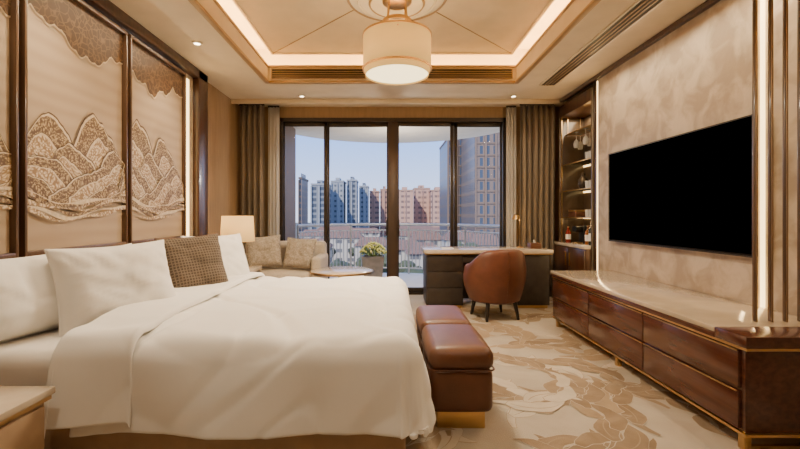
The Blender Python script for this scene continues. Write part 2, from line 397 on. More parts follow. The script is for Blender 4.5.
while len(placed) < 110 and tries < 20000:
    tries += 1
    x, y = random.uniform(-.2, 2.5), random.uniform(1.0, 6.3)
    if any((x-a)**2+(y-b)**2 < .36**2 for a, b in placed): continue
    placed.append((x, y)); sc = random.uniform(1.25, 1.7)
    a = 2*PI*noise.noise(Vector((x*.6, y*.6, 3)))+PI*.3+random.choice((0, PI))+random.uniform(-.4, .4)
    bd = random.choice((-1,1))*random.uniform(1.2,2.6)
    mi = random.choice((2,3,3,2,5))
    leaf(x, y, a, .55*sc, .024*sc, bd, mi)
    X_, Y_, an = x, y, a
    for k in range(5):
        for _ in range(2): X_ += math.cos(an)*.55*sc/12; Y_ += math.sin(an)*.55*sc/12; an += bd/12
        sd = 1 if k % 2 else -1
        leaf(X_, Y_, an+sd*.65, (.32-.022*k)*sc, (.052-.004*k)*sc, -sd*1.9, mi if random.random() < .85 else random.choice((2,3)))
me_ = bpy.data.meshes.new('tmp'); cp_t.to_mesh(me_); cp_t.free(); cp.bm.from_mesh(me_); bpy.data.meshes.remove(me_)
tag(cp.build('carpet', [m_carpet, m_leafo, m_leaf1, m_leaf2, m_leaf3, m_leaf4]), 'grey beige wall-to-wall carpet with broad brown leaf scrolls', 'carpet')

# ------------------------------------------------------------------ back window
cols_ = [(WX0+.05, -.97), (-.93, .0), (.15, .98), (1.06, WX1-.05)]
fr = MB()
fr.box(WX0, WX0+.05, YB-.02, YB+.13, 0, WZ); fr.box(WX1-.05, WX1, YB-.02, YB+.13, 0, WZ)
fr.box(WX0, WX1, YB-.02, YB+.13, WZ-.06, WZ); fr.box(WX0, WX1, YB-.02, YB+.13, 0, .03)
struct(fr.build('trim_4', m_bronze), 'dark bronze outer frame of the balcony doors')
m_mull = M('brown_mullion', (.085,.055,.038), .4, .4)
struct(MB().box(.0, .155, YB-.01, YB+.12, .03, WZ-.06, .006).build('trim_9', m_mull), 'thick brown centre mullion between the balcony doors')
for k, (a, b) in enumerate(cols_):
    y = YB+.03+(.04 if k % 2 else 0)
    t = sempty('window_%d' % (k+1), ((a+b)/2, y, .03), 'dark bronze framed full height glass door panel, %s from left' % ('first','second','third','fourth')[k])
    f = MB()
    e = .035
    f.box(a-e, a+.02, y, y+.04, .03, WZ-.06, .004); f.box(b-.02, b+e, y, y+.04, .03, WZ-.06, .004)
    f.box(a-e, b+e, y, y+.04, .03, .10, .004); f.box(a-e, b+e, y, y+.04, WZ-.12, WZ-.06, .004)
    f.build('frame', m_bronze, t)
    MB().box(a, b, y+.016, y+.022, .09, WZ-.1).build('glass', m_glass, t)
    if k in (1, 2):
        hx = b-.03 if k == 1 else a+.008
        MB().box(hx, hx+.018, y-.09, y, .9, 1.15, .004).build('handle', m_bronze, t)

def curtain(x0, x1, y, z0, z1, mat, amp, wl, label, cat, name, seed=0):
    P = []; n = int((x1-x0)/wl*12); rows = 14
    for r in range(rows+1):
        f_ = r/rows; z = z1+(z0-z1)*f_; row = []
        for i in range(n+1):
            x = x0+(x1-x0)*i/n; ph = 2*PI*(x-x0)/wl
            ny = noise.noise(Vector((x*5+seed, f_*1.2, seed)))
            yy = y+amp*(math.sin(ph+ny*1.2)*(0.75+.25*f_)+.35*math.sin(2*ph+seed))+ny*.012
            row.append((x+.01*ny*f_, yy, z))
        P.append(row)
    t = thing(name, ((x0+x1)/2, y, z0), label, cat, None)
    o = MB().grid(P).build('fabric', mat, t, 80)
    md = o.modifiers.new('s', 'SOLIDIFY'); md.thickness = .004
    MB().box(x0, x1, y-.01, y+.01, z1, z1+.025, .004).build('track', m_bronze, t)
curtain(-2.20, -1.83, 6.22, .015, 2.84, m_curt, .045, .085, 'taupe pleated curtain hanging at left of the balcony doors', 'curtain', 'curtain', 1)
curtain(1.95, 2.46, 6.22, .015, 2.84, m_curt, .045, .085, 'taupe pleated curtain hanging at right behind the desk', 'curtain', 'curtain', 4)
curtain(-1.81, -1.64, 6.33, .015, 2.84, m_sheer, .02, .05, 'white sheer curtain gathered beside left taupe curtain', 'sheer curtain', 'sheer_curtain', 2)
curtain(1.78, 1.93, 6.33, .015, 2.84, m_sheer, .02, .05, 'white sheer curtain gathered beside right taupe curtain', 'sheer curtain', 'sheer_curtain', 6)
struct(MB().box(XL, XR, 6.02, 6.06, ZC-.06, ZC, .004).build('trim_5', m_ceil), 'cream pelmet edge in front of the curtain track')

# ------------------------------------------------------------------ left headboard wall
XA = XL+.05   # art face
struct(MB().box(XL, XL+.035, .4, 4.56, .0, ZC-.1).build('wall_left_panelling', m_wood), 'dark walnut backing behind headboard and mountain panels')
HILLS = [(1.65,1.86,.50,.50),(2.15,1.92,.50,.46),(1.9,1.66,.42,.42),(2.35,1.60,.4,.4),
 (2.72,1.88,.36,.50),(3.14,1.98,.42,.52),(2.92,1.72,.38,.46),(3.38,1.74,.40,.46),(2.66,1.58,.36,.50),(3.14,1.54,.46,.42),
 (3.68,2.06,.34,.50),(4.04,1.96,.36,.56),(3.84,1.76,.36,.50),(4.26,1.70,.40,.40),(3.62,1.60,.34,.50),(4.08,1.55,.44,.42)]
LEV = [(1,0),(.98,1),(.95,2),(.74,0),(.73,1),(.70,3),(.47,0),(.46,1),(.44,2),(.24,0),(.22,3)]
def art(y0, y1, label):
    t = thing('art_panel', (XL+.035, (y0+y1)/2, .97), label, 'wall panel', 'mountain landscape wall panels')
    f = MB(); z0, z1 = .97, 2.74; x0, x1 = XL+.035, XL+.09
    f.box(x0, x1, y0, y0+.02, z0, z1, .004); f.box(x0, x1, y1-.02, y1, z0, z1, .004); f.box(x0, x1, y0+.02, y1-.02, z0, z0+.03, .004); f.box(x0, x1, y0+.02, y1-.02, z1-.03, z1, .004)
    f.build('frame', m_woodl, t)
    a, b = y0+.02, y1-.02
    MB().box(x0, XA, a, b, z0+.03, z1-.03).build('silk', m_silk, t)
    nz = lambda y, k: .07*noise.noise(Vector((y*4.5, k, 0)))+.030*(.35-abs(noise.noise(Vector((y*9, k, 3)))))+.005*noise.noise(Vector((y*34, k, 5)))
    x = XA+.001; base = 1.34
    for hi_, (yc, zt, wl, wr) in enumerate(HILLS):
        if yc+wr < a or yc-wl > b: continue
        q = MB(); ok = False
        for li, (s, mi) in enumerate(LEV):
            sh = (1-s)*.22*(1 if hi_ % 2 else -1)
            yc2 = yc+sh
            ya, yb = max(a, yc2-wl*s), min(b, yc2+wr*s)
            if yb-ya < .01: continue
            ok = True; P = []
            for i in range(65):
                y = ya+(yb-ya)*i/64; tt = min(1, (yc2-y)/(wl*s) if y < yc2 else (y-yc2)/(wr*s))
                g = .15*(1-tt)+.5*(1+math.cos(PI*tt))/2+.35*(1-tt*tt)
                top = base+(zt-base)*s*g+nz(y-sh, hi_)*min(1, (1-tt)*4)*1.3
                lo = base-.04+.04*math.sin(y*6)+.010*math.sin(y*23)
                P.append(((x, y, lo), (x, y, max(lo+.0005, top))))
            q.grid(P, mi); x += .0003
        if ok: q.build('mountain', [m_mdark, m_mcream, m_mspeck, m_mspeck2], t)
    q = MB()
    for k in range(6):
        P = []; zz = 1.335-.022*k
        for i in range(61):
            y = a+(b-a)*i/60; m = zz+.04*math.sin(y*6)+.012*math.sin(y*13+k*1.3)
            h = .009+.007*math.sin(y*9+k*2); P.append(((x, y, m-max(.001,h)), (x, y, m+max(.001,h))))
        q.grid(P, (1,2,3,2,1,3)[k]); x += .0003
    q.build('river', [m_mdark, m_mcream, m_mspeck, m_mspeck2], t)
    for nm, off, mt, dx in (('lace_cloud_edge', -.012, m_mcream, 0), ('lace_cloud', 0, m_lace, .001)):
        P = []
        for i in range(161):
            y = a+(b-a)*i/160; lo = 2.46+.07*math.sin(y*7.5+.5)-.045*abs(math.sin(y*13+1))-.018*abs(math.sin(y*33))+.03*noise.noise(Vector((y*8,4,1)))+off
            P.append(((XA+.006+dx, y, min(lo, z1-.04)), (XA+.006+dx, y, z1-.03)))
        MB().grid(P).build(nm, mt, t)
art(1.52, 2.46, 'silk mountain panel beside the near pillow, cut off by left edge')
art(2.50, 3.49, 'middle silk panel with brown and gold mountain peaks above the pillows')
art(3.53, 4.50, 'silk mountain panel farthest from the viewer, beside the lit strip')
struct(MB().box(XL, XL+.03, 4.56, 4.78, .0, ZC).build('trim_6', m_stone2), 'pale lit recess between art panels and walnut column')
tag(MB().box(XL+.03, XL+.045, 4.60, 4.66, .97, 2.72, .003).build('light_strip', m_led), 'glowing vertical light strip beside the last mountain panel', 'light strip')
area('strip_glow', (XL+.10, 4.70, 1.85), (0, math.radians(-90), 0), 1.7, .05, 5, WARM)
struct(MB().box(XL, XL+.1, 4.78, 5.02, .0, ZC-.001, .006).build('trim_7', m_wood), 'walnut column at the end of headboard wall')
struct(MB().box(XL, XL+.02, 5.02, YB, .0, .1, .004).build('baseboard_left', m_wood), 'walnut skirting behind the sofa')
for y0, y1 in ((1.45, 2.48), (2.5, 3.5), (3.52, 4.5)):
    area('art_wash_fill', (XL+.30, (y0+y1)/2, ZC-.03), (0, math.radians(-18), 0), .05, .9, 8, (1,.78,.5))  # added wash light for the mountain panels, without a fixture

# ------------------------------------------------------------------ bed
bed = thing('bed', (-1.0, 2.88, 0), 'king bed with white mattress on a low tan leather base', 'bed')
MB().box(-2.08, .08, 1.88, 3.9, .10, .30, .02).build('base', m_tanlea, bed)
MB().box(-2.06, .0, 1.98, 3.8, .002, .10, .01).build('plinth', m_dark, bed)
MB().box(-2.08, .1, 1.88, 3.88, .30, .60, .07, 5).build('mattress', m_ticking, bed)
hb = thing('headboard', (-2.16, 2.94, .05), 'wide tan upholstered headboard in four panels along the left wall', 'headboard')
MB().box(-2.212, -2.19, 1.42, 4.46, .05, .95).build('backing', m_tanlea, hb)
for y0, y1 in ((1.42,2.17),(2.18,2.93),(2.94,3.69),(3.70,4.46)):
    MB().box(-2.21, -2.10, y0, y1, .28, .965, .03, 4).build('upholstered_panel', m_tanlea, hb)

def drape(xa, x1, y0, y1, top, r, Ls, flare, seed=0, nx=150, ny=160, amp=1):
    u0, u1 = xa, x1-r+Ls; v0, v1 = y0+r-Ls, y1-r+Ls
    P = []
    for j in range(ny+1):
        v = v0+(v1-v0)*j/ny; row = []
        for i in range(nx+1):
            u = u0+(u1-u0)*i/nx
            cu = min(u, x1-r); cv = max(y0+r, min(v, y1-r))
            du, dv = u-cu, v-cv; L = math.hypot(du, dv)
            if L > Ls: du *= Ls/L; dv *= Ls/L; L = Ls
            wv = Vector((u*1.5, v*1.5, seed))
            wr = .018*noise.noise(wv)+.006*noise.noise(wv*2.4)
            w1 = u+.2*noise.noise(Vector((u*1.5, v*1.5, seed+4))); w2 = v+.2*noise.noise(Vector((u*1.5, v*1.5, seed+7)))
            cr = abs(noise.noise(Vector((w1*1.3+w2*.9, w2*.9-w1*.5, seed+9))))
            wr += -.020*max(0, 1-cr*9)
            cr2 = abs(noise.noise(Vector((w1*2.6-w2*1.6, w2*1.5, seed+19))))
            wr += -.010*max(0, 1-cr2*8)
            wr *= amp
            if L < 1e-6:
                edge = min(x1-r-u, v-(y0+r), (y1-r)-v); dome = .02*min(1, max(0, edge)/.35)
                row.append((u, v, top+dome+wr)); continue
            dx, dy = du/L, dv/L; arc = r*PI/2
            if L < arc: a = L/r; out = r*math.sin(a); z = top-r*(1-math.cos(a))
            else: out = r; z = top-r-(L-arc)
            dn = max(0, (L-arc*.6)/(Ls-arc*.6))
            tang = u*abs(dy)+v*abs(dx)
            corner = min(abs(dx), abs(dy))*1.4
            fold = .024*math.sin(tang*7+2*noise.noise(Vector((tang*1.7, seed, 1))))*dn*(1-corner)+.012*noise.noise(Vector((tang*4, z*2, seed)))*dn
            out += flare*dn+fold+wr*.7*min(1, L/arc)
            row.append((cu+dx*out, cv+dy*out, z+wr*(1-dn)))
        P.append(row)
    return P
dv = thing('duvet', (-.6, 2.88, .6), 'plump white duvet spread over the bed and hanging to its base', 'duvet')
P = drape(-1.38, .16, 1.86, 3.9, .665, .115, .475, .045)
o = MB().grid(P).build('cover', m_white, dv, 80); md = o.modifiers.new('s','SOLIDIFY'); md.thickness = .02; md.offset = -1
md = o.modifiers.new('ss','SUBSURF'); md.levels = 1; md.render_levels = 1
P = drape(-1.47, .16, 1.845, 3.915, .705, .12, .465, .052, seed=3, amp=.6)
P2 = [[p for p in row if p[0] < -1.14] for row in P]
k = min(len(q) for q in P2); P2 = [q[:k] for q in P2]
P3 = []
for q in P2:
    x0_, y_, z_ = q[0]; last = q[-1]
    P3.append([(x0_+.02, y_, z_-.05), (x0_-.012, y_, z_-.028)]+q+[(last[0]+.012, last[1], last[2]-.03)])
o = MB().grid(P3).build('folded_band', m_white, dv, 80); md = o.modifiers.new('s','SOLIDIFY'); md.thickness = .015; md.offset = -1
md = o.modifiers.new('ss','SUBSURF'); md.levels = 1; md.render_levels = 1

def pillow(w, h, th, mat, name='pillow', seed=0, piping=None, pinch=.07):
    n = 36; t = bmesh.new(); V = {}
    for sgn in (1, -1):
        for i in range(n+1):
            for j in range(n+1):
                a = -1+2*i/n; b = -1+2*j/n
                edge = i in (0, n) or j in (0, n)
                if sgn == -1 and edge: V[(-1,i,j)] = V[(1,i,j)]; continue
                a2 = math.sin(a*PI/2); b2 = math.sin(b*PI/2)
                tk = max(0, (1-a2**4))**.5*max(0, (1-b2**4))**.5
                x = a2*w/2*(1-pinch*(1-b2*b2)); y = b2*h/2*(1-pinch*(1-a2*a2))
                tk2 = tk*(1-.16*b2-.08*max(0, b2)*(1-a2*a2))
                wr = .018*noise.noise(Vector((x*6+seed, y*6, sgn*3)))*tk+.009*noise.noise(Vector((x*15+seed, y*15, sgn*3)))*tk
                cz_ = abs(noise.noise(Vector((x*5+seed*3, y*8+x*4, sgn)))); wr -= .011*max(0, 1-cz_*7)*tk
                rad = math.atan2(abs(b2), abs(a2)); cre = .008*math.sin(rad*26+seed)*min(1, tk*3)*(a2*a2*b2*b2)
                V[(sgn,i,j)] = t.verts.new((x, y, sgn*(th/2*tk2+wr+cre)))
        for i in range(n):
            for j in range(n):
                q = (V[(sgn,i,j)], V[(sgn,i+1,j)], V[(sgn,i+1,j+1)], V[(sgn,i,j+1)])
                t.faces.new(q if sgn == 1 else q[::-1])
    mb = MB(); mb._merge(t)
    me = bpy.data.meshes.new(name); mb.bm.to_mesh(me); mb.bm.free(); me.materials.append(mat); me.shade_smooth()
    o = bpy.data.objects.new(name, me); C.objects.link(o)
    if piping:
        pts = []
        for k in range(80):
            s_ = k/20; sd = int(s_); f_ = -1+2*(s_-sd); f_ = math.sin(f_*PI/2)
            a2, b2 = [(f_,-1),(1,f_),(-f_,1),(-1,-f_)][sd]
            pts.append((a2*w/2*(1-pinch*(1-b2*b2)), b2*h/2*(1-pinch*(1-a2*a2)), 0))
        p = MB().tube(pts, .005, 6, closed=True); me2 = bpy.data.meshes.new('piping'); p.bm.to_mesh(me2); p.bm.free(); me2.materials.append(piping); me2.shade_smooth()
        c_ = bpy.data.objects.new('piping', me2); C.objects.link(c_); c_.parent = o
    return o
def lean(o, loc, tilt, yaw=0, roll=0):
    t = math.radians(tilt)
    m = Matrix(((0, -math.sin(t), math.cos(t)), (1, 0, 0), (0, math.cos(t), math.sin(t))))
    m = Matrix.Rotation(math.radians(yaw), 3, 'Z') @ m @ Matrix.Rotation(math.radians(roll), 3, 'Z')
    o.rotation_euler = m.to_euler(); o.location = loc; return o
G = 'white bed pillows'
tag(lean(pillow(.64,.43,.25,m_pillow,seed=1,piping=m_white), (-1.90, 2.14, .80), 18, -14), 'white pillow against the headboard, cut off by left edge', 'pillow', G)
tag(lean(pillow(.62,.48,.28,m_pillow,seed=5,piping=m_white), (-1.57, 2.44, .82), 20, -36, 2), 'large plump white pillow leaning in front of the others', 'pillow', G)
tag(lean(pillow(.58,.40,.16,m_pillow,seed=8,piping=m_white), (-1.97, 3.0, .80), 12, 0), 'white pillow against headboard, mostly hidden behind the large pillow', 'pillow', G)
tag(lean(pillow(.50,.41,.18,m_pillow,seed=11,piping=m_white), (-1.73, 2.96, .80), 22, -14), 'white pillow between the large pillow and the woven cushion', 'pillow', G)
tag(lean(pillow(.56,.46,.23,m_pillow,seed=15,piping=m_white), (-1.46, 3.60, .83), 20, -34), 'white pillow at far side of the bed behind brown cushion', 'pillow', G)
tag(lean(pillow(.46,.46,.18,m_brcush,seed=20,piping=m_brown), (-1.41, 3.06, .85), 20, -40, 3), 'square grey brown woven cushion leaning on the white pillows', 'cushion')

# near nightstand
t = thing('nightstand', (-1.74, 1.42, 0), 'tan nightstand with cream marble top and brass trim beside near pillow', 'nightstand', 'nightstands')
MB().box(-2.09,-1.42,1.12,1.74,.08,.455,.01).build('body', m_tanlea, t)
MB().box(-2.095,-1.39,1.10,1.76,.475,.505,.006).build('top', m_stone, t)
MB().box(-2.09,-1.40,1.11,1.75,.455,.475,.002).build('trim', m_gold, t)
d = MB().box(-1.42,-1.405,1.14,1.72,.27,.44,.004).build('drawer', m_tanlea, t); MB().box(-1.405,-1.39,1.35,1.51,.35,.362,.003).build('handle', m_gold, d)
d = MB().box(-1.42,-1.405,1.14,1.72,.09,.26,.004).build('drawer', m_tanlea, t); MB().box(-1.405,-1.39,1.35,1.51,.17,.182,.003).build('handle', m_gold, d)
MB().box(-2.08,-1.45,1.15,1.71,0,.08).build('plinth', m_dark, t)
t = thing('nightstand', (-1.83, 4.85, 0), 'walnut nightstand with cream top under the glowing lamp', 'nightstand', 'nightstands')
MB().box(-2.12,-1.56,4.58,5.12,.06,.56,.01).build('body', m_wood, t)
MB().box(-2.14,-1.54,4.56,5.14,.56,.6,.006).build('top', m_stone, t)
d = MB().box(-1.56,-1.545,4.6,5.1,.34,.54,.004).build('drawer', m_wood, t); MB().box(-1.545,-1.53,4.78,4.92,.43,.442,.003).build('handle', m_gold, d)
MB().box(-2.1,-1.6,4.6,5.1,0,.06).build('plinth', m_dark, t)
t = thing('table_lamp', (-1.74, 4.86, .6), 'glowing amber drum-shade table lamp on nightstand beyond the bed', 'lamp')
lx = -1.74
MB().lathe([(0,0),(.08,0),(.08,.018),(.03,.03),(.028,.08),(.045,.14),(.05,.19),(.035,.24),(.012,.27),(.012,.36)], lx, 4.86, .6, 32).build('base', m_bronze, t)
o = MB().lathe([(.19,.315),(.175,.61)], lx, 4.86, .6, 40).build('shade', m_shade, t); md = o.modifiers.new('s','SOLIDIFY'); md.thickness = .004
MB().lathe([(0,.44),(.02,.44),(.035,.49),(.025,.54),(0,.56)], lx, 4.86, .6, 16).build('bulb', m_diff, t)
point('table_lamp_light', (lx, 4.86, 1.13), 11, .04)

# ottomans
def ottoman(y0, y1, label):
    x0, x1 = .24, .595
    t = thing('ottoman', ((x0+x1)/2, (y0+y1)/2, 0), label, 'ottoman', 'leather ottomans at the bed foot')
    MB().box(x0+.04, x1-.04, y0+.04, y1-.04, 0, .10, .004).build('base', m_gold, t)
    MB().puff(x0, x1, y0, y1, .10, .35, .04, .010).build('body', m_brown, t, 60)
    MB().puff(x0-.004, x1+.004, y0-.004, y1+.004, .335, .465, .05, .014).build('seat_cushion', m_brown, t, 60)
    z = .347; e = .007
    r = .03; pts = []
    for cx, cy, a0 in ((x1-r,y1-r,0),(x0+r,y1-r,PI/2),(x0+r,y0+r,PI),(x1-r,y0+r,1.5*PI)):
        for k in range(5): a = a0+k*PI/8; pts.append((cx+(r+e)*math.cos(a), cy+(r+e)*math.sin(a), z))
    MB().tube(pts, .005, 6, closed=True).build('piping', m_brown, t)
ottoman(2.36, 2.93, 'brown leather ottoman at bed foot, nearer of the two')
ottoman(2.97, 3.54, 'brown leather ottoman at bed foot, farther from viewer')

# ------------------------------------------------------------------ sofa group
t = thing('sofa', (-1.45, 5.62, 0), 'oatmeal fabric sofa in the corner by the balcony window', 'sofa')
MB().box(-2.02,-.88,5.3,6.08,.08,.28,.03,3).build('base', m_sofa, t)
MB().puff(-1.94,-1.0,5.28,5.92,.28,.48,.05,.012).build('seat_cushion', m_sofa, t, 60)
MB().box(-2.02,-.88,5.88,6.10,.2,.85,.06,4).build('backrest', m_sofa, t)
MB().box(-2.08,-1.94,5.3,6.08,.08,.68,.05,4).build('armrest', m_sofa, t)
MB().box(-.99,-.86,5.36,6.08,.08,.68,.045,4).build('armrest', m_sofa, t)
for x in (-2.0,-.95):
    for y in (5.36, 6.0): MB().lathe([(0,0),(.015,0),(.022,.08),(0,.08)], x, y, 0, 12).build('leg', m_gold, t)
GC = 'sofa scatter cushions'
def face(o, loc, tilt, yaw=0, roll=0):
    return lean(o, loc, tilt, yaw-90, roll)
tag(face(pillow(.46,.44,.16,m_cush,'cushion',31), (-1.66,5.62,.73), 18, 14, 4), 'grey patterned square cushion at lamp end of sofa', 'cushion', GC)
tag(face(pillow(.42,.42,.15,m_cush,'cushion',35), (-1.18,5.62,.71), 20, -8, -3), 'grey patterned square cushion at sofa end nearest the round table', 'cushion', GC)
cy = 5.10; cx = -.56
t = thing('coffee_table', (cx,cy,0), 'round cream marble coffee table with brass rim by the window', 'table')
MB().lathe([(0,.52),(.36,.52),(.375,.53),(.375,.548),(.365,.555),(0,.555)], cx,cy,0,56).build('tabletop', m_stone, t)
MB().lathe([(.378,.524),(.384,.528),(.384,.546),(.378,.55)], cx,cy,0,56).build('rim', m_gold, t)
MB().lathe([(.03,.02),(.028,.3),(.05,.5),(.12,.52)], cx,cy,0,32).build('column', m_dark, t)
MB().lathe([(0,0),(.22,0),(.22,.012),(.04,.03),(0,.03)], cx,cy,0,40).build('foot', m_gold, t)

# ------------------------------------------------------------------ desk + chair
t = thing('desk', (1.31,5.72,0), 'dark writing desk with cream top in front of the balcony window', 'desk')
MB().box(.47,2.14,5.42,6.02,.72,.77,.006).build('desktop', m_stone, t)
MB().box(.48,2.13,5.44,6.01,.705,.72).build('trim', m_gold, t)
p = MB().box(.5,.98,5.48,5.99,.04,.705,.006).build('pedestal', m_desk2, t)
for z in (.06,.275,.49):
    d = MB().box(.515,.965,5.465,5.48,z,z+.205,.003).build('drawer', m_desk2, p)
p = MB().box(1.66,2.11,5.48,5.99,.04,.705,.006).build('pedestal', m_desk2, t)
MB().box(1.675,2.095,5.465,5.48,.06,.69,.003).build('door', m_desk2, p)
MB().box(.98,1.66,5.93,5.96,.04,.705).build('modesty_panel', m_dark, t)
MB().box(.98,1.66,5.48,5.93,.60,.705,.004).build('centre_drawer', m_desk2, t)
MB().box(.52,.96,5.5,5.97,0,.04).build('plinth', m_gold, t); MB().box(1.68,2.09,5.5,5.97,0,.04).build('plinth', m_gold, t)
t = thing('desk_lamp', (1.82,5.80,.77), 'small lit brass desk lamp with bent arm on right side of desk', 'lamp')
MB().lathe([(0,0),(.05,0),(.05,.012),(.01,.02),(0,.02)],1.82,5.80,.77,24).build('base', m_gold, t)
MB().tube([(1.82,5.80,.78),(1.82,5.80,1.14),(1.815,5.80,1.19),(1.79,5.80,1.215),(1.76,5.80,1.22)], .007, 8).build('arm', m_gold, t)
MB().lathe([(.0,.0),(.02,-.004),(.035,-.02),(.055,-.07),(.051,-.07),(.03,-.02)],1.755,5.80,1.23,24).build('lamp_shade', m_gold, t)
MB().lathe([(0,-.03),(.02,-.045),(0,-.068)],1.755,5.80,1.235,12).build('bulb', m_diff, t)
point('desk_lamp_light', (1.755,5.80,1.13), 3, .02)
t = thing('notepad', (.80,5.68,.77), 'small pale notepad on the desk left of chair', 'notepad')
MB().box(.72,.88,5.6,5.78,.77,.778).build('pages', m_pillow, t); MB().box(.718,.882,5.76,5.785,.77,.783,.001).build('binding', m_brown, t)
t = thing('tissue_box', (1.98,5.7,.77), 'dark leather tissue box on right end of desk', 'box')
MB().box(1.91,2.05,5.62,5.78,.77,.84,.006).build('body', m_brown, t); MB().grid([[(1.96,5.69,.84),(1.97,5.70,.885),(1.98,5.69,.84)],[(1.99,5.72,.84),(2.0,5.71,.88),(2.01,5.72,.84)]]).build('tissue', m_pillow, t)

ch = thing('desk_chair', (0,0,0), 'cognac brown leather tub chair drawn up to the desk', 'chair')
def shellP(r0, r1, ztop, inset):
    P = []
    n = 48
    for i in range(n+1):
        a = math.radians(-120)+math.radians(240)*i/n
        k = abs(a)/math.radians(120)
        top = ztop-.20*(1/(1+math.exp(-(k-.55)*11)))
        row = []
        for j in range(11):
            f_ = j/10; z = .22+(top-.22)*f_; r = r0+(r1-r0)*math.sin(min(1, f_*1.4)*PI/2)-.02*max(0, f_-.7)/.3-inset
            row.append((math.sin(a)*r, -math.cos(a)*r*.92, z))
        P.append(row)
    return P
Po = shellP(.30,.375,.80,0); Pi = shellP(.30,.375,.80,.085)
P = []
for a, b in zip(Po, Pi):
    A, B = Vector(a[-1]), Vector(b[-1])
    mid = [tuple(A.lerp(B, .2)+Vector((0,0,.022))), tuple(A.lerp(B, .5)+Vector((0,0,.033))), tuple(A.lerp(B, .8)+Vector((0,0,.022)))]
    P.append(a+mid+b[::-1]+[a[0]])
sh = MB(); sh.grid(P)
for q in (P[0], P[-1]): sh.poly(q[:-1])
sh.build('shell', m_chair, ch, 70, weld=True)
MB().lathe([(0,.20),(.24,.20),(.28,.225),(.29,.34),(0,.34)],0,0.0,0,36).build('seat_base', m_chair, ch)
MB().lathe([(0,.34),(.25,.34),(.27,.37),(.27,.43),(.24,.46),(0,.47)],0,.04,0,36).build('seat_cushion', m_chair, ch)
MB().tube([(0,-.281,.24),(0,-.315,.36),(0,-.343,.5),(0,-.347,.62),(0,-.338,.71),(0,-.328,.80)], .005, 6).build('seam', m_brown, ch)
for sx in (-1,1):
    for sy in (-1,1):
        MB().tube([(sx*.17,sy*.17,.22),(sx*.20,sy*.20,.0)], [.026,.016], 10).build('leg', m_dark, ch)
ch.location = (1.27,5.02,.0); ch.rotation_euler.z = math.radians(14)

# ------------------------------------------------------------------ right wall
XW = 2.5
struct(MB().box(XW, XR, 2.84, 5.0, 0, ZC).build('wall_right_panel', m_tvwall), 'mottled beige silk panel behind the television')
struct(MB().box(XW+.03, XR, YF, 2.84, 0, ZC).build('wall_right_near_panel', m_tvwall), 'mottled beige panel behind bronze bars')
tag(MB().box(XW+.01, XW+.03, 2.815, 2.835, .006, 2.82, .003).build('light_strip', m_led), 'glowing vertical light strip between television panel and bronze bars', 'light strip')
struct(MB().box(XW, XR, 5.03, 5.10, 0, ZC, .004).build('trim_8', m_wood), 'walnut post between television panel and display niche')
tag(MB().box(XW-.002, XW+.02, 5.003, 5.026, .006, 2.82, .003).build('light_strip', m_led), 'glowing vertical light strip beside the display niche', 'light strip')
area('strip_glow', (XW-.03, 4.99, 1.7), (0, math.radians(90), 0), 2.0, .03, 5, WARM)
area('strip_glow', (XW-.02, 2.9, 1.7), (0, math.radians(90), 0), 2.0, .03, 3, WARM)
for y0, y1 in ((2.85,3.9),(3.92,4.95)):
    area('tv_wash_fill', (XW-.28, (y0+y1)/2, ZC-.03), (0, math.radians(18), 0), .05, 1.0, 14, (1,.79,.52))  # light added to wash the television wall from above, no fitting
area('screen_washer', (XW-.10, 2.6, ZC-.03), (0, math.radians(8), 0), .05, .4, 10, (1,.76,.45))  # fill added to brighten the wall behind the bars

t = thing('television', (2.45,3.69,.94), 'large black flat television mounted on the beige panel', 'television')
MB().box(2.425,2.46,2.79,4.60,.94,1.885,.004).build('body', m_bez, t)
MB().box(2.42,2.426,2.80,4.59,.957,1.877).build('screen', m_black, t)
MB().box(2.46,2.5,3.4,4.0,1.2,1.6).build('wall_mount', m_bez, t)
f = MB(); f.box(2.417,2.425,2.785,4.605,.936,.944); f.box(2.417,2.425,2.785,4.605,1.881,1.889); f.box(2.417,2.425,2.785,2.79,.94,1.885); f.box(2.417,2.425,4.6,4.605,.94,1.885)
f.build('bezel', m_bronze, t)

t = thing('media_console', (2.15,3.4,0), 'long glossy red brown walnut console with brass trim below the television', 'cabinet')
MB().box(1.83,2.49,2.15,4.63,.10,.53,.004).build('body', m_woodh, t)
MB().box(1.80,2.495,2.32,4.66,.575,.605,.006).build('top', m_stone2, t)
MB().box(1.80,2.495,2.11,2.319,.545,.605,.006).build('end_top', m_woodh, t)
MB().box(1.80,2.495,2.32,4.65,.545,.575,.002).build('top_edge', m_woodh, t)
MB().box(1.81,2.495,2.12,4.65,.530,.546,.002).build('trim', m_gold, t)
MB().box(1.815,2.495,2.13,4.645,.088,.104,.002).build('bottom_trim', m_gold, t)
L = (4.62-2.17)/3
for r_ in (0,1):
    for k in range(3):
        y0 = 2.17+k*L; z0 = .115+r_*.210
        d = MB().box(1.812,1.832,y0+.005,y0+L-.005,z0,z0+.197,.003).build('drawer', m_woodh, t)
        MB().box(1.805,1.813,y0+.01,y0+L-.01,z0+.190,z0+.197,.001).build('handle', m_gold, d)
for y in (2.17, 3.37, 4.57):
    for x in (1.84, 2.44): MB().box(x,x+.04,y,y+.04,0,.09,.003).build('leg', m_gold, t)
for y in (2.17,4.57): MB().box(1.88,2.44,y+.01,y+.03,.0,.02).build('foot_bar', m_gold, t)
t = thing('bar_screen', (2.25,2.42,.605), 'screen of tall bronze bars standing on the near end of console', 'screen')
for i, x in enumerate((2.11,2.20,2.285,2.37,2.455)):
    MB().box(x,x+.017,2.415,2.435,.606,ZC-.001,.003).build('bar', m_woodl, t)
    MB().box(x+.003,x+.010,2.408,2.415,.606,ZC-.001).build('bronze_inlay', m_rod, t)

